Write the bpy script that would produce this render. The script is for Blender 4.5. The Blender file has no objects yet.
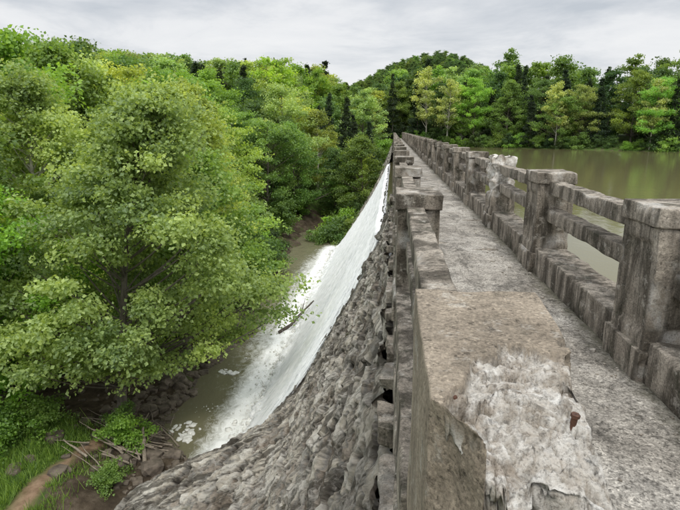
import bpy, numpy as np, math, time
from mathutils import Vector
T0=time.time()
sc=bpy.context.scene
rng=np.random.default_rng(7)
# ------------------------------------------------------------ noise
def h3(i,j,k,s=0):
    n=((i*73856093)^(j*19349663)^(k*83492791)^((s+11)*26544357))&0xffffffff
    n=((n^(n>>13))*1274126177)&0xffffffff
    n=n^(n>>16)
    n=((n^(n>>11))*668265263)&0xffffffff
    n=n^(n>>15)
    return (n&0xffffff)/float(0xffffff)
def vnoise(P,s=0):
    I=np.floor(P).astype(np.int64);F=P-I;F=F*F*(3-2*F)
    r=0
    for a in (0,1):
        wa=F[:,0] if a else 1-F[:,0]
        for b in (0,1):
            wb=F[:,1] if b else 1-F[:,1]
            for c in (0,1):
                wc=F[:,2] if c else 1-F[:,2]
                r=r+wa*wb*wc*h3(I[:,0]+a,I[:,1]+b,I[:,2]+c,s)
    return r
def fbm(P,o=4,s=0):
    a=1.;r=0;t=0
    for i in range(o):
        r=r+a*(vnoise(P*(2.03**i)+i*7.3,s+i)*2-1);t+=a;a*=.5
    return r/t*1.6
def voro(P,s=0,cheb=0.):
    I=np.floor(P).astype(np.int64)
    f1=np.full(len(P),9.);f2=np.full(len(P),9.);cid=np.zeros(len(P));vec=np.zeros((len(P),3))
    for a in (-1,0,1):
        for b in (-1,0,1):
            for c in (-1,0,1):
                i,j,k=I[:,0]+a,I[:,1]+b,I[:,2]+c
                C=np.stack([i+h3(i,j,k,s),j+h3(i,j,k,s+1),k+h3(i,j,k,s+2)],1)
                E=P-C;d=np.linalg.norm(E,axis=1)
                if cheb: d=d*(1-cheb)+cheb*np.abs(E).max(1)*1.25
                m=d<f1
                f2=np.where(m,f1,np.minimum(f2,d))
                cid=np.where(m,h3(i,j,k,s+3),cid)
                vec=np.where(m[:,None],E,vec)
                f1=np.where(m,d,f1)
    return f1,f2,cid,vec
def sstep(a,b,x):
    t=np.clip((x-a)/(b-a),0,1);return t*t*(3-2*t)
# ------------------------------------------------------------ mesh helpers
def quad_mesh(name,V,Q,mats,midx=None,attrs=None,smooth=True,uv=None):
    me=bpy.data.meshes.new(name)
    V=np.asarray(V,dtype=np.float32);Q=np.asarray(Q,dtype=np.int32)
    me.vertices.add(len(V));me.vertices.foreach_set('co',V.ravel())
    me.loops.add(Q.size);me.loops.foreach_set('vertex_index',Q.ravel())
    me.polygons.add(len(Q))
    n=Q.shape[1]
    me.polygons.foreach_set('loop_start',np.arange(0,Q.size,n,dtype=np.int32))
    me.polygons.foreach_set('loop_total',np.full(len(Q),n,dtype=np.int32))
    if midx is not None: me.polygons.foreach_set('material_index',np.asarray(midx,dtype=np.int32))
    me.polygons.foreach_set('use_smooth',np.full(len(Q),smooth,dtype=bool))
    for k,a in (attrs or {}).items():
        at=me.attributes.new(k,'FLOAT','POINT');at.data.foreach_set('value',np.asarray(a,dtype=np.float32))
    if uv is not None:
        l=me.uv_layers.new(name='UVMap');l.data.foreach_set('uv',np.asarray(uv,dtype=np.float32)[Q.ravel()].ravel())
    for m in mats: me.materials.append(m)
    me.update();me.validate()
    return me
def add(name,me,loc=(0,0,0),parent=None,rz=0,s=1,col=None):
    o=bpy.data.objects.new(name,me);sc.collection.objects.link(o)
    o.location=loc;o.rotation_euler=(0,0,rz)
    o.scale=(s,s,s) if np.isscalar(s) else s
    if parent: o.parent=parent
    if col: o.color=(*col,1)
    return o
def empty(name):
    o=bpy.data.objects.new(name,None);sc.collection.objects.link(o);o.empty_display_size=.2;return o
def grid(us,vs):
    U,W=np.meshgrid(us,vs,indexing='ij');n,m=U.shape
    idx=np.arange(n*m).reshape(n,m)
    Q=np.stack([idx[:-1,:-1],idx[1:,:-1],idx[1:,1:],idx[:-1,1:]],-1).reshape(-1,4)
    return U.ravel(),W.ravel(),Q
class Acc:
    def __init__(s): s.V=[];s.Q=[];s.n=0;s.A=[];s.M=[]
    def add(s,V,Q,a=0.,m=0):
        s.V.append(V);s.Q.append(Q+s.n);s.n+=len(V)
        s.A.append(np.full(len(V),a) if np.isscalar(a) else a);s.M.append(np.full(len(Q),m))
    def mesh(s,name,mats,an='chip',smooth=True):
        return quad_mesh(name,np.concatenate(s.V),np.concatenate(s.Q),mats,np.concatenate(s.M),{an:np.concatenate(s.A)},smooth)
def rbox(lo,hi,res=.05,r=.02,amp=.006,panel=None,seed=0,freq=5.):
    lo=np.array(lo,float);hi=np.array(hi,float)
    if np.isscalar(res): res=(res,)*3
    L=[]
    for i in range(3):
        s=hi[i]-lo[i];n=max(1,int(math.ceil(s/res[i])));g_=np.linspace(lo[i],hi[i],n+1)
        e=min(r*1.2,s*.2)
        if res[i]>r*1.5: g_=np.unique(np.concatenate([g_,[lo[i]+e*.4,lo[i]+e,hi[i]-e,hi[i]-e*.4]]))
        L.append(g_)
    Vs=[];Qs=[];n=0
    for ax in range(3):
        a,b=(ax+1)%3,(ax+2)%3
        for side in (0,1):
            U,W,Q=grid(L[a],L[b])
            P=np.zeros((len(U),3));P[:,a]=U;P[:,b]=W;P[:,ax]=hi[ax] if side else lo[ax]
            if not side: Q=Q[:,::-1]
            Vs.append(P);Qs.append(Q+n);n+=len(P)
    V=np.concatenate(Vs);Q=np.concatenate(Qs)
    _,ui,inv=np.unique(np.round(V,4),axis=0,return_index=True,return_inverse=True)
    inv=inv.ravel();V=V[ui];Q=inv[Q]
    O=V.copy()
    rr=r*(.35+2.4*sstep(.45,.85,vnoise(O*7+seed,3)))
    rr=np.minimum(rr,(hi-lo).min()*.45)[:,None]
    q=np.clip(V,lo+rr,hi-rr);d=V-q;l=np.linalg.norm(d,axis=1,keepdims=True)
    V=np.where(l>1e-6,q+d/np.maximum(l,1e-6)*rr,V)
    if amp>0:
        D=np.stack([fbm(O*freq+seed,3,1),fbm(O*freq+31+seed,3,5),fbm(O*freq+77+seed,3,9)],1)
        V=V+D*amp
    if panel:
        ax,side,mar,dep=panel
        a,b=[i for i in range(3) if i!=ax]
        on=np.abs(O[:,ax]-(hi[ax] if side else lo[ax]))<1e-4
        w=np.minimum(np.minimum(O[:,a]-lo[a],hi[a]-O[:,a]),np.minimum(O[:,b]-lo[b]-mar*.5,hi[b]-mar*.5-O[:,b]))
        k=sstep(mar-.012,mar+.012,w)*on
        V[:,ax]+=(-1 if side else 1)*dep*k
    c=np.zeros(len(V))
    return V,Q,c,O
def tube(A,pts,rad,sides=6,a=0.,m=1,rough=0.):
    pts=np.asarray(pts,float);rad=np.asarray(rad,float);n=len(pts)
    T=np.gradient(pts,axis=0);T/=np.linalg.norm(T,axis=1,keepdims=True)+1e-9
    up=np.array([0.31,.2,1.]) if abs(T[0,2])<.8 else np.array([1.,.13,0])
    B=np.cross(T,up);B/=np.linalg.norm(B,axis=1,keepdims=True)+1e-9;C=np.cross(T,B)
    an=np.linspace(0,2*np.pi,sides,endpoint=False)
    V=(pts[:,None,:]+rad[:,None,None]*(np.cos(an)[None,:,None]*B[:,None,:]+np.sin(an)[None,:,None]*C[:,None,:])).reshape(-1,3)
    if rough: V=V+rough*np.stack([fbm(V*6,2,s) for s in (1,2,3)],1)
    i=np.arange(n-1)[:,None]*sides;j=np.arange(sides)[None,:];k=(j+1)%sides
    Q=np.stack([i+j,i+k,i+sides+k,i+sides+j],-1).reshape(-1,4)
    A.add(V,Q,a,m)
# ------------------------------------------------------------ materials
def newmat(name):
    m=bpy.data.materials.new(name);m.use_nodes=True;nt=m.node_tree
    return m,nt,nt.nodes['Principled BSDF']
def N(nt,t,ins=None,**kw):
    n=nt.nodes.new(t)
    for k,v in kw.items(): setattr(n,k,v)
    for k,v in (ins or {}).items():
        if isinstance(v,bpy.types.NodeSocket): nt.links.new(v,n.inputs[k])
        else: n.inputs[k].default_value=v
    return n
def ramp(nt,fac,stops):
    n=N(nt,'ShaderNodeValToRGB',{0:fac});cr=n.color_ramp
    while len(cr.elements)<len(stops): cr.elements.new(.5)
    for e,(p,c) in zip(cr.elements,stops):
        e.position=p;e.color=(*c,1) if len(c)==3 else c
    return n.outputs[0]
def noise(nt,vec,scale,detail=6,rough=.55,dist=0):
    return N(nt,'ShaderNodeTexNoise',{'Vector':vec,'Scale':scale,'Detail':detail,'Roughness':rough,'Distortion':dist}).outputs['Fac']
def mixc(nt,f,a,b,blend='MIX'):
    n=nt.nodes.new('ShaderNodeMix');n.data_type='RGBA';n.blend_type=blend
    for i,v in ((0,f),(6,a),(7,b)):
        if isinstance(v,bpy.types.NodeSocket): nt.links.new(v,n.inputs[i])
        else: n.inputs[i].default_value=(*v,1) if isinstance(v,tuple) and len(v)==3 else v
    return n.outputs[2]
def math_(nt,op,a,b=0.,c=0.,clamp=False):
    n=N(nt,'ShaderNodeMath',{0:a,1:b,2:c},operation=op);n.use_clamp=clamp;return n.outputs[0]
def attr(nt,name): return N(nt,'ShaderNodeAttribute',attribute_name=name).outputs['Fac']
def objco(nt): return N(nt,'ShaderNodeTexCoord').outputs['Object']
def mapping(nt,v,s): return N(nt,'ShaderNodeMapping',{'Vector':v,'Scale':s}).outputs[0]
g=lambda v:(v,v,v)

def concrete(name,dark,light,stain=.6,agg=90.,bump=.5,bd=.012,aggc=.5):
    m,nt,b=newmat(name);co=objco(nt)
    c=ramp(nt,noise(nt,co,2.2,10,.65,.3),[(.3,dark),(.5,tuple((x+y)/2 for x,y in zip(dark,light))),(.68,light)])
    st=noise(nt,mapping(nt,co,(3,3,.9)),1.6,8,.62,.4)
    sf=ramp(nt,st,[(.45,g(0)),(.58,g(stain))])
    c=mixc(nt,sf,c,(.070,.060,.046))
    stk=noise(nt,mapping(nt,co,(9,9,.7)),1.5,8,.65,.2)
    c=mixc(nt,ramp(nt,stk,[(.50,g(0)),(.60,g(stain*.75))]),c,(.060,.054,.042))
    mo=ramp(nt,noise(nt,mapping(nt,co,(1,1,.6)),3.7,9,.7,.3),[(.54,g(0)),(.63,g(stain*.85))])
    c=mixc(nt,mo,c,(.052,.052,.034))
    li=ramp(nt,noise(nt,co,8,9,.72),[(.57,g(0)),(.63,g(.55))])
    c=mixc(nt,li,c,(.52,.49,.43))
    vor=N(nt,'ShaderNodeTexVoronoi',{'Vector':co,'Scale':agg})
    ag=ramp(nt,N(nt,'ShaderNodeSeparateColor',{0:vor.outputs['Color']}).outputs[0],[(.0,g(.5)),(.35,g(.95)),(.8,g(1.05)),(1.,g(1.6))])
    c=mixc(nt,aggc,c,ag,'MULTIPLY')
    c=mixc(nt,.6,c,ramp(nt,noise(nt,co,120,6,.8),[(.38,g(.45)),(.5,g(1.)),(.62,g(1.35))]),'MULTIPLY')
    pit=ramp(nt,noise(nt,co,38,6,.75),[(.34,g(.3)),(.44,g(1.))])
    c=mixc(nt,.85,c,pit,'MULTIPLY')
    ch=attr(nt,'chip')
    cc=ramp(nt,noise(nt,co,11,12,.78),[(.28,(.27,.225,.175)),(.42,(.52,.48,.42)),(.56,(.76,.74,.69))])
    cc=mixc(nt,ramp(nt,noise(nt,co,6.5,9,.7,.5),[(.50,g(0)),(.58,g(.75))]),cc,(.38,.32,.255))
    cc=mixc(nt,.8,cc,ramp(nt,noise(nt,co,110,6,.75),[(.38,g(.4)),(.50,g(1.08))]),'MULTIPLY')
    cc=mixc(nt,.7,cc,ramp(nt,noise(nt,co,27,8,.8),[(.38,g(.4)),(.47,g(1.))]),'MULTIPLY')
    c=mixc(nt,ch,c,cc)
    nt.links.new(c,b.inputs['Base Color']);b.inputs['Roughness'].default_value=.95
    b.inputs['Specular IOR Level'].default_value=.2
    hgt=math_(nt,'ADD',noise(nt,co,14,10,.8),math_(nt,'MULTIPLY',pit,.25))
    hgt=math_(nt,'ADD',hgt,math_(nt,'MULTIPLY',noise(nt,co,80,5,.7),.5))
    bp=N(nt,'ShaderNodeBump',{'Height':hgt,'Strength':bump,'Distance':bd})
    nt.links.new(bp.outputs[0],b.inputs['Normal'])
    return m
M_conc=concrete('weathered_concrete',(.22,.190,.152),(.47,.42,.35),.85,90.,.9,.016)
M_post=concrete('broken_concrete',(.30,.250,.190),(.51,.435,.34),.30,130.,1.,.012,.55)
def deckmat():
    m,nt,b=newmat('deck_concrete');co=objco(nt)
    c=ramp(nt,noise(nt,co,1.1,12,.70,.5),[(.3,(.25,.228,.195)),(.48,(.43,.40,.35)),(.66,(.57,.54,.485))])
    c2=ramp(nt,noise(nt,co,5,10,.72,.6),[(.44,g(1)),(.60,g(.5))]);c=mixc(nt,.7,c,c2,'MULTIPLY')
    c3=ramp(nt,noise(nt,mapping(nt,co,(1.6,.8,1)),1.5,10,.72,.8),[(.50,g(1)),(.58,g(.5))]);c=mixc(nt,.8,c,c3,'MULTIPLY')
    vor=N(nt,'ShaderNodeTexVoronoi',{'Vector':co,'Scale':110.})
    vr=N(nt,'ShaderNodeSeparateColor',{0:vor.outputs['Color']}).outputs[0]
    c=mixc(nt,.7,c,ramp(nt,vr,[(0,g(.4)),(.4,g(.95)),(.8,g(1.1)),(1,g(1.8))]),'MULTIPLY')
    pit=ramp(nt,noise(nt,co,30,8,.8),[(.38,g(.35)),(.47,g(1.))]);c=mixc(nt,.75,c,pit,'MULTIPLY')
    sep=N(nt,'ShaderNodeSeparateXYZ',{0:co})
    ed=math_(nt,'ABSOLUTE',math_(nt,'SUBTRACT',sep.outputs[0],1.06))
    ed=math_(nt,'ADD',ed,math_(nt,'MULTIPLY',noise(nt,co,6,6,.7),.32))
    ef=N(nt,'ShaderNodeMapRange',{0:ed,1:.60,2:.76,3:0.,4:.8}).outputs[0]
    c=mixc(nt,ef,c,mixc(nt,noise(nt,co,14,4),(.06,.05,.036),(.10,.10,.055)))
    cr=N(nt,'ShaderNodeTexVoronoi',{'Vector':N(nt,'ShaderNodeVectorMath',{0:co,1:N(nt,'ShaderNodeTexNoise',{'Vector':co,'Scale':3.,'Detail':6.}).outputs['Color']},operation='ADD').outputs[0],'Scale':.8},feature='DISTANCE_TO_EDGE').outputs['Distance']
    crf=ramp(nt,cr,[(.0,g(.35)),(.010,g(1))]);c=mixc(nt,.7,c,crf,'MULTIPLY')
    nt.links.new(c,b.inputs['Base Color']);b.inputs['Roughness'].default_value=.95;b.inputs['Specular IOR Level'].default_value=.15
    h=math_(nt,'ADD',noise(nt,co,12,12,.78),math_(nt,'MULTIPLY',crf,.2))
    h=math_(nt,'ADD',h,math_(nt,'MULTIPLY',pit,.3))
    nt.links.new(N(nt,'ShaderNodeBump',{'Height':h,'Strength':.8,'Distance':.018}).outputs[0],b.inputs['Normal'])
    return m
M_deck=deckmat()
def stonemat():
    m,nt,b=newmat('rubble_masonry');co=objco(nt)
    cell=attr(nt,'cell');gap=attr(nt,'gap');wet=attr(nt,'wet')
    c=ramp(nt,cell,[(.1,(.15,.12,.09)),(.3,(.33,.285,.23)),(.45,(.24,.23,.205)),(.62,(.44,.395,.32)),(.82,(.56,.53,.465))])
    c=mixc(nt,.85,c,ramp(nt,noise(nt,co,6,14,.85,.6),[(.34,g(.3)),(.47,g(.95)),(.60,g(1.45))]),'MULTIPLY')
    c=mixc(nt,ramp(nt,noise(nt,mapping(nt,co,(.35,2.4,.35)),1.3,12,.74,.5),[(.48,g(0)),(.56,g(.85))]),c,(.070,.060,.046))
    c=mixc(nt,ramp(nt,noise(nt,co,1.3,12,.8,.3),[(.53,g(0)),(.59,g(.55))]),c,(.58,.55,.49))
    c=mixc(nt,ramp(nt,noise(nt,co,2.1,8,.7),[(.60,g(0)),(.68,g(.45))]),c,(.12,.125,.06))
    c=mixc(nt,gap,c,(.028,.022,.016))
    c=mixc(nt,math_(nt,'MULTIPLY',wet,.7),c,(.050,.043,.033))
    nt.links.new(c,b.inputs['Base Color'])
    nt.links.new(math_(nt,'SUBTRACT',.92,math_(nt,'MULTIPLY',wet,.5)),b.inputs['Roughness']);b.inputs['Specular IOR Level'].default_value=.3
    nt.links.new(N(nt,'ShaderNodeBump',{'Height':noise(nt,co,9,14,.88,.3),'Strength':1.,'Distance':.06}).outputs[0],b.inputs['Normal'])
    return m
M_stone=stonemat()
def leafmat(name,trans=.46):
    m=bpy.data.materials.new(name);m.use_nodes=True;nt=m.node_tree;nt.nodes.clear()
    out=nt.nodes.new('ShaderNodeOutputMaterial')
    oc=N(nt,'ShaderNodeObjectInfo').outputs['Color'];sh=attr(nt,'shade')
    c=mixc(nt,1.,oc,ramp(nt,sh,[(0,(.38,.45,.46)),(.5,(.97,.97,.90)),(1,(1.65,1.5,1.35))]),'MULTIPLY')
    d=N(nt,'ShaderNodeBsdfDiffuse',{'Color':c})
    gl=N(nt,'ShaderNodeBsdfGlossy',{'Color':(.9,.95,1,1),'Roughness':.5})
    tc=mixc(nt,1.,c,(1.42,1.32,.60),'MULTIPLY')
    t=N(nt,'ShaderNodeBsdfTranslucent',{'Color':tc})
    mx=N(nt,'ShaderNodeMixShader',{0:trans,1:d.outputs[0],2:t.outputs[0]})
    mx2=N(nt,'ShaderNodeMixShader',{0:.03,1:mx.outputs[0],2:gl.outputs[0]})
    nt.links.new(mx2.outputs[0],out.inputs[0]);return m
M_leaf=leafmat('leaves')
def simple(name,c1,c2,scale=8.,rough=.9,bump=.4,bd=.02,sc3=(1,1,1)):
    m,nt,b=newmat(name);co=mapping(nt,objco(nt),sc3)
    nz=noise(nt,co,scale,8,.65)
    nt.links.new(ramp(nt,nz,[(.3,c1),(.7,c2)]),b.inputs['Base Color']);b.inputs['Roughness'].default_value=rough
    nt.links.new(N(nt,'ShaderNodeBump',{'Height':nz,'Strength':bump,'Distance':bd}).outputs[0],b.inputs['Normal']);return m
M_bark=simple('bark',(.06,.05,.04),(.20,.175,.145),9.,.95,.6,.04,(1,1,.3))
M_bark2=simple('pale_bark',(.26,.24,.20),(.62,.59,.53),5.,.9,.3,.03,(1,1,.5))
M_wood=simple('driftwood_bark',(.12,.095,.07),(.40,.34,.27),12.,.9,.6,.02)
M_darkwood=simple('wet_wood',(.03,.022,.016),(.09,.07,.05),12.,.7,.6,.02)
M_rust=simple('rusty_iron',(.04,.02,.014),(.13,.055,.03),90.,.85,.6,.004)
M_rock=simple('rock',(.045,.035,.027),(.22,.18,.14),3.,.85,.6,.06)
M_foam=simple('foam',(.62,.61,.56),(.88,.88,.85),6.,.7,.5,.05)
def groundmat():
    m,nt,b=newmat('ground_soil');co=objco(nt)
    gr=attr(nt,'grass');pa=attr(nt,'path')
    dirt=ramp(nt,noise(nt,co,1.8,12,.7),[(.3,(.032,.024,.017)),(.5,(.085,.065,.045)),(.7,(.17,.135,.10))])
    grs=ramp(nt,noise(nt,co,2.2,10,.7),[(.3,(.035,.065,.016)),(.5,(.075,.13,.026)),(.7,(.12,.19,.045))])
    f=math_(nt,'ADD',gr,math_(nt,'MULTIPLY',math_(nt,'SUBTRACT',noise(nt,co,1.5,8,.7),.5),1.6),clamp=True)
    f=ramp(nt,f,[(.4,g(0)),(.6,g(1))])
    c=mixc(nt,f,dirt,grs);c=mixc(nt,pa,c,ramp(nt,noise(nt,co,5,8),[(.3,(.21,.135,.085)),(.7,(.40,.28,.19))]))
    nt.links.new(c,b.inputs['Base Color']);b.inputs['Roughness'].default_value=.95;b.inputs['Specular IOR Level'].default_value=.15
    nt.links.new(N(nt,'ShaderNodeBump',{'Height':noise(nt,co,5,10,.75),'Strength':.8,'Distance':.12}).outputs[0],b.inputs['Normal']);return m
M_ground=groundmat()
def watermat(name,c1,c2,foam=False,rip=1.2,rs=.25,bd=.03,rough=.06):
    m,nt,b=newmat(name);co=objco(nt)
    c=mixc(nt,noise(nt,co,.12,5,.6),c1,c2)
    if foam:
        f=attr(nt,'foam')
        nz=noise(nt,mapping(nt,co,(1.3,.9,1)),2.6,12,.8,1.)
        ff=math_(nt,'ADD',math_(nt,'MULTIPLY',f,1.3),math_(nt,'MULTIPLY',math_(nt,'SUBTRACT',nz,.52),1.9),clamp=True)
        fm=ramp(nt,ff,[(.12,g(0)),(.8,g(1))])
        c=mixc(nt,fm,c,(.87,.88,.86))
        nt.links.new(math_(nt,'ADD',math_(nt,'MULTIPLY',fm,.6),rough,clamp=True),b.inputs['Roughness'])
    else: b.inputs['Roughness'].default_value=rough
    nt.links.new(c,b.inputs['Base Color']);b.inputs['IOR'].default_value=1.33
    h=math_(nt,'ADD',noise(nt,mapping(nt,co,(1,.6,1)),rip,5,.6),math_(nt,'MULTIPLY',noise(nt,co,rip*5,3,.6),.25))
    nt.links.new(N(nt,'ShaderNodeBump',{'Height':h,'Strength':rs,'Distance':bd*3}).outputs[0],b.inputs['Normal']);return m
M_lake=watermat('lake_water',(.138,.126,.060),(.166,.150,.074),False,1.4,.16,.02,.05)
M_river=watermat('river_water',(.15,.145,.085),(.20,.185,.12),True,2.5,.35,.04,.08)
def fallmat():
    m,nt,b=newmat('falling_water')
    uv=N(nt,'ShaderNodeTexCoord').outputs['UV']
    st=noise(nt,mapping(nt,uv,(1.6,.16,1)),1.6,6,.6,.3)
    st2=noise(nt,mapping(nt,uv,(9,1.1,1)),1.2,12,.82,.5)
    st3=noise(nt,mapping(nt,uv,(22,6,1)),1.2,8,.8,.6)
    s=math_(nt,'ADD',math_(nt,'MULTIPLY',st,.30),math_(nt,'MULTIPLY',st2,.38))
    s=math_(nt,'ADD',s,math_(nt,'MULTIPLY',st3,.32))
    c=ramp(nt,s,[(.39,(.50,.53,.53)),(.46,(.80,.82,.83)),(.52,(.96,.965,.965))])
    bp=N(nt,'ShaderNodeBump',{'Height':s,'Strength':.6,'Distance':.05})
    nt.links.new(bp.outputs[0],b.inputs['Normal'])
    nt.links.new(c,b.inputs['Base Color']);b.inputs['Roughness'].default_value=.8;b.inputs['Specular IOR Level'].default_value=.2
    al=attr(nt,'thick')
    a=math_(nt,'ADD',al,math_(nt,'MULTIPLY',math_(nt,'SUBTRACT',s,.5),7.),clamp=True)
    a=ramp(nt,a,[(.1,g(0)),(.7,g(1))])
    nt.links.new(a,b.inputs['Alpha'])
    return m
M_fall=fallmat()

# ------------------------------------------------------------ terrain
WL=-2.88
RL=-11.0
def XL(Y): return -8.0+2.1*(1-sstep(13.0,16.0,Y))+.35*np.sin(Y*.55)+.25*np.sin(Y*1.7+1)-sstep(30,55,Y)*1.5
def terrain(X,Y):
    P=np.stack([X,Y,np.zeros_like(X)],1)
    n=fbm(P*.35,4,21);n2=fbm(P*1.6,3,41)
    d=XL(Y)-X
    river=sstep(-1.2,.8,d)
    zl=-12.0+river*1.15+.32*sstep(.3,3.5,d)*1.6+.055*np.clip(d-3,0,400)+n*.22*(.4+river)+n2*.10*river
    zl=np.minimum(zl,2+.02*np.abs(X))
    zl=zl+sstep(46,98,Y)*8.6*sstep(-90,-30,X)
    zl=np.where((Y<12.8)&(X>-8),np.maximum(zl,-11.3+.15*(12.8-Y)),zl)
    sd=Y-(101-.72*np.clip(X,0,999))
    zr=np.clip(WL+.22*sd+n*.15,-7,-1.9)+.05*np.clip(sd-4,0,50)
    sb=-110-Y
    zr=np.maximum(zr,np.clip(WL+.2*sb,-7,1))
    w=sstep(.5,1.2,X)
    z=zl*(1-w)+zr*w
    z=np.where(Y>100,np.maximum(z,-1.9+.02*(Y-100)),z)
    z=np.where(Y>140,np.minimum(z,2),z)
    z=z+34.5*np.exp(-(((X-26)/54)**2+((Y-360)/60)**2))
    z=z+9*np.exp(-(((X-190)/120)**2+((Y-420)/90)**2))+12*np.exp(-(((X+190)/140)**2+((Y-330)/90)**2))
    return z
def pl(*seg):
    r=[]
    for a,b,s in seg: r.append(np.arange(a,b,s))
    return np.unique(np.round(np.concatenate(r),3))
xs=pl((-1500,-300,60),(-300,-60,8),(-60,-20,1.5),(-20,-4,.22),(-4,.3,.6),(.5,1.25,.35),(1.6,10,1.),(10,120,3),(120,400,14),(400,1501,80))
ys=pl((-600,-120,40),(-120,-5,8),(-5,10,1),(10,26,.22),(26,60,.7),(60,130,1.6),(130,300,10),(300,500,14),(500,2001,100))
X,Y,Q=grid(xs,ys);Z=terrain(X,Y)
gx=sstep(1.6,3.2,-X-7.6+.0*Y)*(1-sstep(14.2,15.4,Y+.25*(X+10)))
grass=np.where(Y<19,gx,.35);grass=np.where((Y>60)|(X>1),.6,grass)
px=-10.1-.25*np.sin((Y-10)*.9)+.05*(Y-12)
path=(1-sstep(.14,.30,np.abs(X-px)+.12*fbm(np.stack([X,Y,0*X],1)*2,3,3)))*(Y<15.2)*(Y>6)
me=quad_mesh('ground',np.stack([X,Y,Z],1),Q,[M_ground],attrs={'grass':grass,'path':path})
add('ground',me)
X,Y,Q=grid(pl((-.2,6,1.5),(6,231,12)),pl((-140,150,6)))
add('lake_water',quad_mesh('lake_water',np.stack([X,Y,np.full_like(X,WL)],1),Q,[M_lake]))
def slopeX(t): return -.02-4.98*np.clip(t,0,2)**1.3
X,Y,Q=grid(np.arange(-14,-3.2,.12),np.arange(8,62,.2))
fo=1-sstep(.25,2.3,-5.0-X);fo=fo*sstep(13.2,14.8,Y)*(1-sstep(46,50,Y))
fo=np.maximum(fo,.40*sstep(18,26,Y)*(1-sstep(1.3,3.2,-5-X))*(1-sstep(40,50,Y)))
P=np.stack([X,Y,0*X],1)
Zw=RL+.015*fbm(P*1.5,3,5)+fo*(.16*fbm(P*3,4,8)+.08)
add('river_water',quad_mesh('river_water',np.stack([X,Y,Zw],1),Q,[M_river],attrs={'foam':fo}))
# ------------------------------------------------------------ dam face
def face(y0,y1,dy,nt_,amp,top=0.,big=1.):
    Yv,T,Q=grid(np.arange(y0,y1+1e-6,dy),np.linspace(top,1.07,nt_))
    Xs=slopeX(T);Zs=-2-9*T
    fl=(1-sstep(11.6,14.4,Yv))*sstep(.55,1.0,T)
    Xs=Xs-2.5*fl;Zs=Zs+.6*fl
    e=.01;tx=(slopeX(T+e)-slopeX(T));tz=-9*e;l=np.hypot(tx,tz);nx,nz=tz/l,-tx/l
    nx=-np.abs(nx);nz=np.abs(nz)
    P=np.stack([Xs,Yv,Zs],1)
    S=np.stack([Yv,T*10.6,0*T],1)
    W=S+.09*np.stack([fbm(P*2.2,5,1),fbm(P*2.2,5,2),0*T],1)
    f1,f2,cid,vec=voro(W*np.array([1.9,3.3,1.])+np.array([0,0,.5]),5,.9)
    g1,g2,c2,v2=voro(W*np.array([4.6,7.5,1.])+np.array([0,0,.5]),9,.7)
    edge=np.clip((f2-f1)/.07,0,1);e2=np.clip((g2-g1)/.10,0,1)
    tilt=((cid*7.3%1)-.5)*vec[:,0]+((cid*13.7%1)-.5)*vec[:,1]
    ti2=((c2*7.3%1)-.5)*v2[:,0]+((c2*13.7%1)-.5)*v2[:,1]
    worn=sstep(-.3,.4,fbm(P*.6,3,60))
    D=amp*(-.5+.75*edge+(cid-.5)*1.1+tilt*2.0+.35*e2*worn+.5*(c2-.5)*worn+.8*ti2*worn+.55*fbm(P*6,6,4))
    hole=sstep(.3,.6,fbm(P*1.7,4,77))*(cid<.40)
    D=D-amp*1.9*hole+.05*fbm(P*.7,4,14)*big
    P[:,0]+=nx*D;P[:,2]+=nz*D
    gap=np.clip(1-edge*1.3,0,1)*.95*sstep(-.7,.0,fbm(P*1.3,2,6))+np.clip(1-e2*1.6,0,1)*.5*worn+hole*.7
    wet=np.maximum(sstep(12.7,14.2,Yv+.7*fbm(P*np.array([.4,2,.4]),4,44)),.6*sstep(.9,1.0,T+.06*fbm(P,3,45)))
    return P,Q,np.clip(.65*cid+.35*c2+.12*fbm(P*2,2,8),0,1),np.clip(gap,0,1),wet
dam=empty('stone_dam')
for nm,a in (('rubble_face',(-1,14.6,.034,290,.075)),('spillway_face',(14.6,47,.14,80,.06,.10,.3)),('abutment_face',(47,100,.25,60,.12))):
    P,Q,c,gp,wt=face(*a)
    add(nm,quad_mesh(nm,P,Q,[M_stone],attrs={'cell':c,'gap':gp,'wet':wt if nm!='abutment_face' else wt*0},smooth=nm!='rubble_face'),parent=dam)
A=Acc()
def B(lo,hi,**k):
    V,Q,c,O=rbox(lo,hi,**k);A.add(V,Q,c)
B((.05,-3,-12.5),(1.75,14.05,-1.96),res=1.,r=.02,amp=.01)
B((-.22,14.05,-12.5),(1.75,47,-3.08),res=1.,r=.02,amp=.01)
B((.05,47,-12.5),(1.75,104,-1.96),res=1.5,r=.02,amp=.01)
for y in np.arange(19.4,46,5.4): B((.03,y-.35,-3.5),(1.72,y+.35,-1.96),res=.25,r=.05,amp=.01)
add('core_wall',A.mesh('core_wall',[M_conc]),parent=dam)
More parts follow.
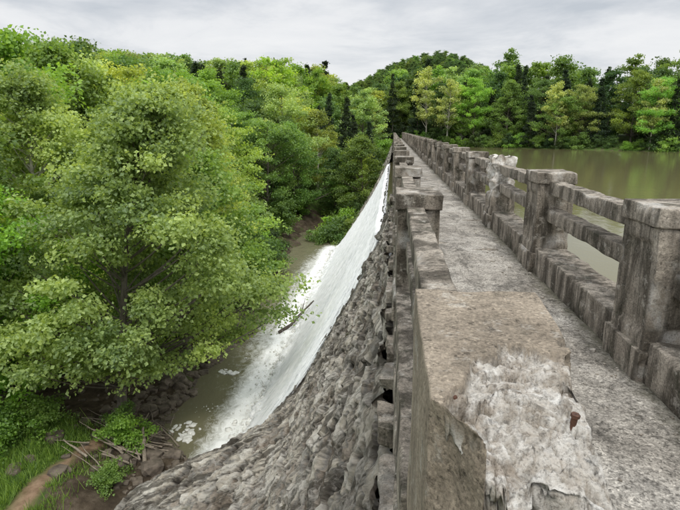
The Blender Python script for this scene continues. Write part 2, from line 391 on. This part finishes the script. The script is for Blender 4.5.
# ------------------------------------------------------------ deck
br=empty('concrete_footbridge')
X,Y,Q=grid(pl((.06,2.1,.05)),np.concatenate([np.arange(-3,12,.05),np.arange(12,105,.5)]))
P=np.stack([X,Y,0*X],1)
Z=-1.6+.008*fbm(P*2,4,2)+.004*fbm(P*14,2,6)
add('walkway_deck',quad_mesh('walkway_deck',np.stack([X,Y,Z],1),Q,[M_deck]),parent=br)
A=Acc()
y=-3.
while y<104:
    L=2.7 if y<30 else 9.
    V,Q,c,O=rbox((.05,y,-1.96),(2.06,y+L-.012,-1.615),res=(.2,.05 if y<9 else .5,.05 if y<9 else .2),r=.03,amp=.016);A.add(V,Q,c);y+=L
yy=.6
while yy<14:
    L=rng.uniform(.2,.6);w=rng.uniform(.0,.05);z1=-1.68-rng.uniform(0,.2)
    V,Q,c,O=rbox((-.01-w,yy,z1-rng.uniform(.08,.16)),(.12,yy+L-.04,z1),res=.03,r=.02,amp=.028,seed=yy)
    A.add(V,Q,c*0+.2*(rng.random()<.25));yy+=L+(rng.uniform(.12,.6) if rng.random()<.6 else 0)
add('deck_slab',A.mesh('deck_slab',[M_conc],smooth=False),parent=br)
# ------------------------------------------------------------ railings
def post(A,x0,x1,y0,y1,inner,fine,ZT,broken=False,seed=0.):
    r=.022 if fine else .08
    for (e,za,zb,pan) in ((.03,-1.62,-1.38,None),(0,-1.40,ZT-.12,(0,inner,.075,.022)),(.018,ZT-.125,ZT,None)):
        if broken and pan is None and za>-1: continue
        if broken and pan: zb=ZT+.03
        V,Q,c,O=rbox((x0-e,y0-e,za),(x1+e,y1+e,zb),res=r,r=.009,amp=.006,panel=pan if fine else None,seed=seed)
        if broken and pan:
            k=sstep(.0,.25,O[:,2]+1.10+.35*fbm(O*4,3,5))
            f1,f2,cid,vec=voro(O*9,3)
            ctr=np.array([(x0+x1)/2,(y0+y1)/2,0])
            s=1-.26*k*(.3+cid);V[:,0]=ctr[0]+(V[:,0]-ctr[0])*s;V[:,1]=ctr[1]+(V[:,1]-ctr[1])*s
            V+=(k*(.04))[:,None]*np.stack([fbm(O*9,3,7),fbm(O*9,3,8),fbm(O*9,3,9)],1)
            c=k
        elif fine:
            ed=np.minimum(np.minimum(O[:,1]-y0+e,y1+e-O[:,1]),zb-O[:,2])
            k=sstep(.58,.72,vnoise(O*6+seed*3,12))*(1-sstep(.015,.055,ed))
            V+=(np.array([(x0+x1)/2,(y0+y1)/2,(za+zb)/2])-V)*(k*.07)[:,None]
            c=k*.55
        A.add(V,Q,c)
def rails(A,x0,x1,ya,yb,fine,seed,curb,zz=((-.70,-.56),(-1.0,-.86))):
    r=(.03,.045,.03) if fine else (.15,.5,.15)
    for za,zb in zz:
        V,Q,c,O=rbox((x0,ya-.01,za),(x1,yb+.01,zb),res=r,r=.010,amp=.007 if fine else .004,seed=seed)
        if fine:
            e1=np.hypot(np.maximum(zb-O[:,2],0),np.maximum(O[:,0]-x0,0))
            k=sstep(.60,.80,vnoise(O*4+seed*2,19))*(1-sstep(.0,.05,e1))
            V[:,2]-=k*.014;V[:,0]+=k*.01;c=k*.5
        A.add(V,Q,c)
    V,Q,c,O=rbox((curb[0],ya-.01,-1.63),(curb[1],yb+.01,-1.32),res=r,r=.016,amp=.009 if fine else .004,seed=seed);A.add(V,Q,c)
A=Acc();SP=2.7
for k in range(-2,38):
    y1=3.72+SP*k;y0=y1-.5;fine=(-1<=k<5)
    post(A,1.63,2.02,y0,y1,0,fine,-.462,broken=(k==2),seed=k*1.37)
    rails(A,1.75,1.91,y1,y0+SP,fine,k*.77,(1.655,2.0))
add('right_parapet',A.mesh('right_parapet',[M_conc]),parent=br)
A=Acc();SL=2.98
for k in range(-1,34):
    y1=1.65+SL*k+(.15 if k>0 else 0);y0=y1-.55;fine=(k<4)
    yn=1.65+SL*(k+1)+.15-.55
    if k!=0: post(A,.055,.40,y0,y1,1,fine,-.517,seed=50+k*1.1)
    if k!=-1: rails(A,.13,.27,y1,yn,fine,k*.5+9,(.06,.42),((-.76,-.62),(-1.05,-.91)))
V,Q,c,O=rbox((.06,-1.3,-1.63),(.42,.74,-1.32),res=.05,r=.016,amp=.009);A.add(V,Q,c)
add('left_parapet',A.mesh('left_parapet',[M_conc]),parent=br)
# near broken post
V,Q,c,O=rbox((.085,.76,-1.62),(.475,1.65,-.517),res=(.0048,.0048,.010),r=.012,amp=.0035,seed=3.3)
x,y,z=V[:,0].copy(),V[:,1].copy(),V[:,2].copy()
tp=sstep(0,1,(1.65-y)/.9)
x=.085+(x-.085)*(1-.17*tp)
n_=np.array([-.80,-.60]);p0=np.array([.085,.93]);dd=(x-p0[0])*n_[0]+(y-p0[1])*n_[1]
dd=np.maximum(dd+.008*fbm(O*12,3,31),0);x-=dd*n_[0];y-=dd*n_[1]
bound=1.20+.10*fbm(O*7,4,17)-.33*np.clip((.22-O[:,0])/.14,0,1)
Wp=O+.018*np.stack([fbm(O*14,4,1),fbm(O*14,4,2),fbm(O*14,4,3)],1)
f1,f2,cid,vec=voro(Wp*np.array([9,12,6.]),4,.4);g1,g2,c2,v2=voro(Wp*np.array([24,30,20.]),8,.3);h1,h2,c3,v3=voro(O*75,12)
bound=bound+.05*(cid-.5)
top=sstep(-.74,-.62,O[:,2]+.08*fbm(O*8,2,3))
k=sstep(0,.018,bound-O[:,1])
k*=sstep(.0,.018,O[:,0]-.105-.03*fbm(O*9,2,2))
fr=(cid-.5)*.030+((cid*7.3%1)-.5)*vec[:,0]*.055+((cid*11.1%1)-.5)*vec[:,1]*.055+((c2*5.1%1)-.5)*v2[:,0]*.026+((c2*3.7%1)-.5)*v2[:,1]*.026+(c2-.5)*.008+(c3-.5)*.003+.006*fbm(O*9,4,91)+.003*fbm(O*60,3,92)
crack=np.clip(1-(f2-f1)/.04,0,1);crack2=np.clip(1-(g2-g1)/.06,0,1)*(cid>.45)
low=.034+.075*sstep(1.0,.74,O[:,1])+.02*sstep(.40,.475,O[:,0])
ufr=sstep(-1.0,-.53,O[:,2])
z=z+k*ufr*(fr-low-.012*crack-.005*crack2)
sid=k*top*sstep(.79,.765,O[:,1])
y=y+sid*(.012+fr)
x=x-k*top*sstep(.455,.475,O[:,0])*(.012+fr)
chip=k*top*(1-.65*crack)*(1-.35*crack2)*(.65+.35*c2)
add('broken_post',quad_mesh('broken_post',np.stack([x,y,z],1),Q,[M_post],attrs={'chip':chip},smooth=True),parent=br)
A=Acc()
def bolt(px,py,pz,h,r,tx,ty):
    p=np.array([px,py,pz]);dv=np.array([tx,ty,1.])
    tube(A,[p-dv*.04,p+dv*h*.5,p+dv*h],[r*.7]*3,10,0,0,.001)
    tube(A,[p+dv*(h-.007),p+dv*(h-.006),p+dv*(h+.001),p+dv*(h+.002)],[.001,r,r,.001],6,0,0,.0008)
bolt(.362,.935,-.580,.042,.009,.1,-.1);bolt(.142,.965,-.552,.018,.008,-.3,.1)
add('rusty_bolts',A.mesh('rusty_bolts',[M_rust],smooth=False),parent=br)
# ------------------------------------------------------------ generic rock cloud
import bmesh
def ico(sub):
    bm=bmesh.new();bmesh.ops.create_icosphere(bm,subdivisions=sub,radius=1);bm.verts.ensure_lookup_table()
    v=np.array([v.co[:] for v in bm.verts]);f=np.array([[v.index for v in f.verts] for f in bm.faces]);bm.free();return v,f
IC={1:ico(1),2:ico(2)}
def rocks(name,pts,sizes,mat,flat=.7,seed=1,sm=False,chip=0.,sub=2):
    Vs=[];Fs=[];n=0;IV,IF=IC[sub]
    for i,(p,s) in enumerate(zip(pts,sizes)):
        f=IV;o=rng.uniform(0,99,3)
        q=f*(1+.38*fbm(f*1.3+o,2,seed))[:,None]
        q=np.clip(q,-rng.uniform(.55,.95,3),rng.uniform(.55,.95,3))
        a=rng.uniform(0,6.28);ca,sa=math.cos(a),math.sin(a)
        q=q*np.array([1,rng.uniform(.6,1),flat*rng.uniform(.6,1)])
        q=np.stack([q[:,0]*ca-q[:,1]*sa,q[:,0]*sa+q[:,1]*ca,q[:,2]],1)
        Vs.append(q*s+p);Fs.append(IF+n);n+=len(IV)
    return quad_mesh(name,np.concatenate(Vs),np.concatenate(Fs),[mat],smooth=sm,attrs={'chip':np.full(n,chip)})
def tz(x,y): return terrain(np.atleast_1d(np.array(x,float)),np.atleast_1d(np.array(y,float)))
n=1500;ry=rng.uniform(12.6,30,n);rx=XL(ry)-rng.gamma(1.6,1.1,n)+.5
rs=rng.gamma(2.2,.055,n)+.04
add('riverbank_rocks',rocks('riverbank_rocks',np.stack([rx,ry,tz(rx,ry)+rs*.1],1),rs,M_rock))
n=300;ry=1.8+12*rng.random(n)**1.6;rx=np.where(rng.random(n)<.6,1.62-rng.gamma(1.2,.07,n),rng.uniform(.45,1.6,n))
rs=rng.gamma(2,.0035,n)+.003
add('concrete_crumbs',rocks('concrete_crumbs',np.stack([rx,ry,np.full(n,-1.594)],1),rs,M_conc,chip=.4))
# ------------------------------------------------------------ waterfall (two overlapping torn sheets)
wf=empty('waterfall')
for li,(off,y0,tadd) in enumerate(((.03,13.7,.35),(.10,14.1,-.05))):
    Yv,T,Q=grid(np.arange(y0,47.3,.07),np.linspace(.095,1.0,150))
    Xs=slopeX(T);Zs=-2-9*T
    edge=np.minimum(Yv-y0-.15-.35*fbm(np.stack([Yv*0,T*7+li*5,0*T],1),4,2)-.4*T*li,47.2-Yv)
    eo=.3+.7*sstep(0,1.2,edge)
    S=np.stack([Yv,T*10.6,0*T],1)
    bul=(off+.07+.03*fbm(S*np.array([.9,.15,1])+li*3,3,3)+.035*fbm(S*np.array([5,.9,1]),4,5+li)+.022*fbm(S*np.array([9,4,1]),3,15+li))*eo
    bul=bul+.12*sstep(.86,1.,T)**2*(1+1.6*fbm(S*np.array([2.5,2.5,1]),4,7+li))*eo
    Xs=Xs-bul*.8;Zs=Zs+bul*.5
    cr=1-sstep(.095,.13,T)
    Zs=Zs-cr*.12;Xs=Xs+cr*.15
    th=.70*sstep(0,.9,edge)+.35*sstep(.3,3,edge)-.2*(1-sstep(.1,.25,T))+.25+tadd
    th=th-.7*(1-sstep(0,.7,edge))
    add('sheet_%d'%(li+1),quad_mesh('sheet',np.stack([Xs,Yv,Zs],1),Q,[M_fall],attrs={'thick':th},uv=np.stack([Yv+li*13.3,T*10],1)),parent=wf)
n=2600;yy_=rng.uniform(14.0,46.5,n);dd_=rng.gamma(1.5,.20,n)-.15
pts=np.stack([-5.0-dd_,yy_,RL+.04+rng.random(n)*.22*np.exp(-np.abs(dd_)*1.5)],1)
add('churning_foam',rocks('churning_foam',pts,rng.gamma(2.,.022,n)+.015,M_foam,.6,5,True,sub=1),parent=wf)
n=26000;yy_=rng.uniform(13.9,46.5,n);t_=rng.random(n)
dd_=rng.gamma(1.4,.28,n)-.3;hz=rng.gamma(1.3,.16,n)*np.exp(-np.abs(dd_)*.8)*(.6+.8*vnoise(np.stack([yy_*1.6,0*yy_,0*yy_],1),3))
base_=np.stack([-5.0-dd_,yy_,np.maximum(RL+.03,RL+.03-dd_*1.3)+hz],1)
sz=rng.uniform(.006,.022,n)[:,None]
v=[base_+sz*rng.normal(size=(n,3)) for _ in range(3)]
add('spray_droplets',quad_mesh('spray_droplets',np.stack(v,1).reshape(-1,3),np.arange(3*n).reshape(-1,3),[M_foam],smooth=False),parent=wf)
fp=[];fs=[]
for cx,cy,r,nn in ((-7.55,16.5,.45,44),(-7.25,15.9,.25,20),(-7.4,21.2,.35,24),(-6.9,14.4,.2,10),(-7.9,26,.3,10),(-7.0,17.8,.6,18)):
    for i in range(nn):
        a=rng.uniform(0,6.28);q=r*math.sqrt(rng.random());fp.append((cx+q*math.cos(a)*1.3,cy+q*math.sin(a),RL+.01));fs.append(rng.uniform(.02,.17) if cy!=17.8 else rng.uniform(.015,.05))
add('river_foam',rocks('river_foam',fp,fs,M_foam,.35,3,True))
# driftwood
A=Acc()
def stick(x0,y0,z0,x1,y1,z1,r,m=0):
    t=np.linspace(0,1,12)[:,None];p=np.array([x0,y0,z0])*(1-t)+np.array([x1,y1,z1])*t
    p=p+.05*np.linalg.norm(p[-1]-p[0])*np.stack([fbm(p*.9+i*9,2,i) for i in range(3)],1)*np.array([1,1,.5])
    tube(A,p,r*(1-.6*t[:,0]),7,0,m,r*.3)
for i in range(60):
    x=rng.normal(-8.3,.8);y=rng.uniform(13.0,16.2);a=rng.normal(2.6,.6);L=rng.uniform(.5,2.2);z=float(tz(x,y)[0])
    x2=x+L*math.cos(a);y2=y+L*math.sin(a)*.6
    stick(x,y,z+.1+rng.uniform(0,.2),x2,y2,float(tz(x2,y2)[0])+.12+rng.uniform(0,.25),rng.uniform(.012,.05))
stick(-7.7,13.6,-10.7,-8.5,15.2,-10.1,.09)
add('driftwood',A.mesh('driftwood',[M_wood]))
A=Acc();stick(-6.0,26.0,-10.95,-4.4,28.2,-9.85,.10);stick(-5.5,26.7,-10.6,-5.2,27.9,-10.0,.035);stick(-5.0,27.4,-10.2,-4.9,28.1,-9.6,.03)
add('fallen_branch',A.mesh('fallen_branch',[M_darkwood]))
# ------------------------------------------------------------ trees
def tree_mesh(name,seed,H,R,base,ncl,npc,leaf,rc=(.55,1.05),lean=(0,0),bark=M_bark,kind='round',trunk=.2,stretch=1.35,lobe=1.):
    r=np.random.default_rng(seed);A=Acc()
    def axis(h): 
        t=h/H
        return np.array([lean[0]*t**1.3+.25*math.sin(t*5+seed)*(t),lean[1]*t**1.3+.25*math.cos(t*4+seed*2)*t,h])
    if trunk>0:
        hs=np.linspace(-.4,H*.93,14);tp=np.array([axis(max(h,0))+np.array([0,0,min(h,0)]) for h in hs])
        rad=trunk*(1-.88*np.clip(hs/H,0,1))+trunk*.5*np.exp(-np.clip(hs,0,9)*3)
        tube(A,tp,rad,9,0,1,trunk*.1)
    ph=r.uniform(0,6.28,4);C=[];RC=[];CS=[];OD=[]
    for i in range(ncl):
        if kind=='cone':
            t=r.random()**1.25;prof=(1-t)**.85*(.8+.2*math.sin(t*40));q=prof*(.45+.55*math.sqrt(r.random()))
        elif kind=='bush':
            t=r.random();prof=math.sqrt(max(.05,1-t*t));q=prof*math.sqrt(r.random())
        elif kind=='ovate':
            t=r.random()**1.05;prof=max(.08,min(1,(t+.12)/.32)**.6*(1-max(0,t-.30)/.74)**.8);q=prof*(.30+.72*math.sqrt(r.random()))
        else:
            t=r.random()**.9;prof=max(.12,math.sin(math.pi*min(1,(.10+.88*t))**.85))**.6;q=prof*(.30+.70*math.sqrt(r.random()))
        a=r.uniform(0,6.28)
        lob=1+lobe*(.20*math.sin(2*a+ph[0]+t*3)+.16*math.sin(3*a+ph[1]-t*5)+.12*math.sin(5*a+ph[2]+t*11))
        h=base+(H-base)*t
        ax=axis(h);od=np.array([math.cos(a),math.sin(a),.35])
        c=ax+np.array([math.cos(a)*R*q*lob,math.sin(a)*R*q*lob,r.normal(0,.2)])
        C.append(c);RC.append(r.uniform(*rc)*(1. if kind!='cone' else (.5+.6*(1-t))));CS.append(r.random());OD.append(od)
        if trunk>0 and (kind!='cone') and r.random()<.6:
            h0=max(base*.55,h-R*q*.75-.3);p0=axis(h0);m=p0*.45+c*.55+np.array([0,0,-.12*R*q])
            tt=np.linspace(0,1,7)[:,None];pp=(1-tt)**2*p0+2*tt*(1-tt)*m+tt**2*c
            r0=trunk*.33*(1-.6*t)*r.uniform(.5,1.);tube(A,pp,r0*(1-.8*tt[:,0])+.008,5,0,1)
    C=np.array(C);RC=np.array(RC);CS=np.array(CS);OD=np.array(OD)
    n=ncl*npc;ci=np.repeat(np.arange(ncl),npc)
    D=r.normal(size=(n,3));D/=np.linalg.norm(D,axis=1,keepdims=True)
    rad=(r.random(n)**.5)*RC[ci]
    E=D*rad[:,None]*np.array([1,1,.6])
    od=OD[ci];E=E+od*(np.sum(E*od,1)*(stretch-1))[:,None]
    Pp=C[ci]+E
    E*= (1+.55*fbm(Pp*1.9,2,seed))[:,None];Pp=C[ci]+E
    if kind!='cone': Pp[:,2]-=.08*np.hypot(E[:,0],E[:,1])**2
    nrm=.45*D+np.array([0,0,.6])+.75*r.normal(size=(n,3));nrm/=np.linalg.norm(nrm,axis=1,keepdims=True)
    t_=r.normal(size=(n,3))+od*.6+np.array([0,0,-.25]);t_-=nrm*np.sum(t_*nrm,1)[:,None];t_/=np.linalg.norm(t_,axis=1,keepdims=True)
    w_=np.cross(nrm,t_);L=(leaf*r.uniform(.5,1.3,n))[:,None]
    wd=.40 if kind!='cone' else .22
    V=np.stack([Pp,Pp+L*(.45*t_+wd*w_+.08*nrm),Pp+L*t_-L*.1*nrm,Pp+L*(.45*t_-wd*w_+.08*nrm)],1).reshape(-1,3)
    Qd=np.arange(4*n).reshape(-1,4)
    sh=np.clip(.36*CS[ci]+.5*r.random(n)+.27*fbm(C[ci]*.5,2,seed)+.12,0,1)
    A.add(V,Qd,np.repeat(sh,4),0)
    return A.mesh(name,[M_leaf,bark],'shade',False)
G_y=(.345,.44,.115);G_m=(.200,.325,.078);G_b=(.235,.41,.072);G_d=(.105,.185,.055);G_c=(.048,.080,.035);G_s=(.305,.415,.150)
def hue(c,a=.15):
    f=1+rng.normal(0,a);k=rng.normal(0,.06);return (c[0]*f*(1+k),c[1]*f,c[2]*f*(1-k))
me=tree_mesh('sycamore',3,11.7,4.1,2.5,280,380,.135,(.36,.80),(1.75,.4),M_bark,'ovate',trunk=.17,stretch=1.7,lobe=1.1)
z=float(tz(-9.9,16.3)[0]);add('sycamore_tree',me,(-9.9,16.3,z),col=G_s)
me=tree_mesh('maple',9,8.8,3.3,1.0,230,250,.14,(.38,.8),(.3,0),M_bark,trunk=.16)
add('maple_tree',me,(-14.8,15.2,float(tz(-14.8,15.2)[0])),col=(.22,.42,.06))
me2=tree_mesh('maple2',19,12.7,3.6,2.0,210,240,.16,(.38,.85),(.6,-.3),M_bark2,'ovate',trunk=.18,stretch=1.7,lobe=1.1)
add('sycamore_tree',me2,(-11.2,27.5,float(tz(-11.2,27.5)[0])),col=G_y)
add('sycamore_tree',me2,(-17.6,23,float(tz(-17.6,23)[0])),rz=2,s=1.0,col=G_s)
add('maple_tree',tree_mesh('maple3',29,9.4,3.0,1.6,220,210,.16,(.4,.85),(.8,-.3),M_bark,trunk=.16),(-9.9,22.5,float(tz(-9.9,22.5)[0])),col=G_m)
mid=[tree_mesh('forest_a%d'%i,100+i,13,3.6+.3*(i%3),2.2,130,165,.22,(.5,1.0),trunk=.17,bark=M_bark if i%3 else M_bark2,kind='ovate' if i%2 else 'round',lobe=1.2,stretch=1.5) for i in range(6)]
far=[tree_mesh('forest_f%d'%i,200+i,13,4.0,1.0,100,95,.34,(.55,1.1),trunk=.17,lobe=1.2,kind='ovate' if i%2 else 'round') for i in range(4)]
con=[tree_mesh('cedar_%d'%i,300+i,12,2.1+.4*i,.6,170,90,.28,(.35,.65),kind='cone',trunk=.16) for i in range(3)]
bush=[tree_mesh('bush_%d'%i,400+i,2.0,1.7,0.1,34,130,.15,(.35,.6),kind='bush',trunk=0) for i in range(3)]
forest=empty('forest');nf=0
def inside(x,y,m=46,m2=36):
    a=math.degrees(math.atan2(x,y));return -m<a<m2
def put(lst,x,y,s,col,par,name,sz=1.,sink=.2):
    me=lst[rng.integers(len(lst))]
    add(name,me,(x,y,float(tz(x,y)[0])-sink),par,rng.uniform(0,6.28),(s,s,s*sz),hue(col))
    return 1
pal=[G_m,G_m,G_b,G_y,G_s,G_d,G_b,G_s,G_y]
hero=[(-9.9,16.3,4.2),(-14.8,15.2,3.),(-11.2,27.5,3.3),(-17.6,23,3.),(-9.9,22.5,2.5)]
step=4.8
for gy in np.arange(18.5,135,step):
    st=step*(1+max(0,gy-60)/120)
    for gx in np.arange(-120,0,st):
        x=gx+rng.uniform(-1.8,1.8);y=gy+rng.uniform(-1.8,1.8)
        if not inside(x,y): continue
        if y<54 and x>-10.8-.03*(y-16): continue
        if y<24 and x>-14: continue
        if x>-3.2: continue
        if any((x-a)**2+(y-b)**2<c*c for a,b,c in hero): continue
        h=9.6+np.clip((-x-12)*.33,0,4.6)+np.clip((y-30)*.03,0,2.2)+rng.normal(0,1.2)
        if y>50 and x>-12: h-=1.6
        az=x/y;lim=np.interp(az,[-.80,-.62,-.52,-.28,0],[.176,.155,.130,.124,.128])*(y*.966-.098*x)*rng.uniform(.86,1.06)
        gz0=float(tz(x,y)[0]);h=max(5.5,min(h,lim-gz0))
        if y>68 and rng.random()<.30:
            nf+=put(con,x,y,h/12.,G_c,forest,'forest_tree');continue
        col=pal[rng.integers(len(pal))]
        nf+=put(mid if y<75 else far,x,y,h/13.*1.04,col,forest,'forest_tree',rng.uniform(.92,1.0))
for i in range(90):
    y=rng.uniform(19,62);x=float(XL(np.array([y]))[0])-rng.uniform(1.8,6)-(1.5 if y<22 else 0)
    nf+=put(bush,x,y,rng.uniform(.6,1.3),[G_m,G_d,G_b][i%3],forest,'undergrowth')
for i in range(60):
    y=rng.uniform(47,98);x=rng.uniform(-7,-1.4)-max(0,(60-y)*.1)
    nf+=put(bush,x,y,rng.uniform(.8,1.7),[G_m,G_d,G_b][i%3],forest,'undergrowth')
for row in range(6):
    for xx in np.arange(1,100,3.4+row*.4):
        x=xx+rng.uniform(-1.4,1.4);y=101-.72*x+2.5+row*4.2+rng.uniform(-1.5,1.5)
        if not inside(x,y,47,38): continue
        h=8.3+row*.6+rng.normal(0,.8)+max(0,(y-70)*.055)
        if rng.random()<(.32 if row<4 else .25): nf+=put(con,x,y,(h+.1)/12.,G_c,forest,'forest_tree')
        else: nf+=put(far if row>1 else mid,x,y,h/13.,[G_m,G_d,G_m,G_s,G_b,G_m][rng.integers(6)],forest,'forest_tree')
for xx in np.arange(2,80,1.3):
    y=101-.72*xx+rng.uniform(.2,2.0);nf+=put(bush,xx,y,rng.uniform(.5,1.2),[G_b,G_m,G_d][rng.integers(3)],forest,'undergrowth')
for i in range(45):
    x=rng.uniform(-14,16);y=rng.uniform(108,135);nf+=put(far,x,y,rng.uniform(.6,.85),[G_m,G_d,G_m][i%3],forest,'forest_tree')
for i in range(360):
    x=26+rng.normal(0,56);y=rng.uniform(300,365)
    nf+=put(far,x,y,rng.uniform(.8,1.0),[G_d,G_m,G_d][i%3],forest,'forest_tree',1,1.5)
sap=tree_mesh('sapling',77,9,1.9,3.0,70,90,.2,(.35,.65),bark=M_bark2,trunk=.11)
for x,s in ((35.5,1.0),(25.0,1.05),(6.0,1.45),(9.6,1.2)):
    y=101-.72*x+.9
    add('young_sycamore_tree',sap,(x,y,float(tz(x,y)[0])-.1),rz=x,s=s,col=(.42,.50,.20))
for x,y,s,c in ((-9.0,14.7,.55,G_b),(-9.5,15.2,.45,G_m),(-8.4,12.7,.4,G_m),(-12.5,13.9,.7,G_b),(-13.6,12.9,.6,G_m),(-12.0,14.8,.6,G_m)):
    add('shrub',bush[int(abs(x*10))%3],(x,y,float(tz(x,y)[0])-.1),rz=x*3,s=s,col=c)
n=60000
gx_=rng.uniform(-19,-6.2,n);gy_=rng.uniform(10.5,16.5,n)
P=np.stack([gx_,gy_,0*gx_],1)
px=-10.1-.25*np.sin((gy_-10)*.9)+.05*(gy_-12)
keep=(sstep(1.4,3.0,-gx_-7.3)*(1-sstep(14.4,15.6,gy_+.25*(gx_+10)))>rng.random(n))&(np.abs(gx_-px)>.24+.12*rng.random(n))&(fbm(P*1.2,3,55)>-.45)
gx_,gy_=gx_[keep],gy_[keep];n=len(gx_);gz=terrain(gx_,gy_)
hh=rng.gamma(4,.04,n)*(1+.6*fbm(np.stack([gx_,gy_,0*gx_],1)*.9,2,66));a=rng.uniform(0,6.28,n);w=.014
dx,dy=np.cos(a)*w,np.sin(a)*w;lx,ly=rng.normal(0,.35,n)*hh,rng.normal(0,.35,n)*hh
b0=np.stack([gx_-dx,gy_-dy,gz-.03],1);b1=np.stack([gx_+dx,gy_+dy,gz-.03],1)
t1=np.stack([gx_+dx*.3+lx,gy_+dy*.3+ly,gz+hh],1);t0=np.stack([gx_-dx*.3+lx,gy_-dy*.3+ly,gz+hh],1)
add('grass',quad_mesh('grass',np.stack([b0,b1,t1,t0],1).reshape(-1,3),np.arange(4*n).reshape(-1,4),[M_leaf],attrs={'shade':np.repeat(rng.random(n),4)},smooth=False),col=(.24,.38,.09))
# ------------------------------------------------------------ world, sun, camera
el,dirv=math.radians(58),Vector((.1,-.5,0)).normalized()
D=Vector((dirv.x*math.cos(el),dirv.y*math.cos(el),math.sin(el)))
w=bpy.data.worlds.new('World');sc.world=w;w.use_nodes=True;nt=w.node_tree;nt.nodes.clear()
out=nt.nodes.new('ShaderNodeOutputWorld')
sky=N(nt,'ShaderNodeTexSky',sky_type='NISHITA');sky.sun_disc=False;sky.sun_elevation=el;sky.sun_rotation=math.atan2(D.x,D.y)
b1=N(nt,'ShaderNodeBackground',{'Color':sky.outputs[0],'Strength':.1})
co=N(nt,'ShaderNodeTexCoord').outputs['Generated']
mp=mapping(nt,co,(1.,1.,4.))
c=ramp(nt,noise(nt,mp,3.6,9,.58,.3),[(.32,(.58,.62,.67)),(.45,(.73,.755,.79)),(.56,(.88,.89,.905)),(.75,(.97,.97,.97))])
zz=N(nt,'ShaderNodeSeparateXYZ',{0:co}).outputs[2]
st=N(nt,'ShaderNodeMapRange',{0:zz,1:.25,2:.95,3:.98,4:2.6}).outputs[0]
b2=N(nt,'ShaderNodeBackground',{'Color':c,'Strength':st})
mx=N(nt,'ShaderNodeMixShader',{0:.93,1:b1.outputs[0],2:b2.outputs[0]});nt.links.new(mx.outputs[0],out.inputs[0])
sl=bpy.data.lights.new('sun','SUN');sl.energy=1.45;sl.angle=math.radians(14);sl.color=(1,.95,.87)
so=bpy.data.objects.new('sun',sl);sc.collection.objects.link(so);so.rotation_euler=D.to_track_quat('Z','Y').to_euler()
cam=bpy.data.cameras.new('camera');cam.sensor_width=36;cam.lens=27;cam.clip_start=.05;cam.clip_end=5000
cob=bpy.data.objects.new('camera',cam);sc.collection.objects.link(cob);cob.rotation_euler=(math.radians(90-13.8),0,math.radians(5.8))
sc.camera=cob
sc.view_settings.view_transform='Standard';sc.view_settings.look='None';sc.view_settings.exposure=0
print('BUILD',time.time()-T0,'forest',nf)
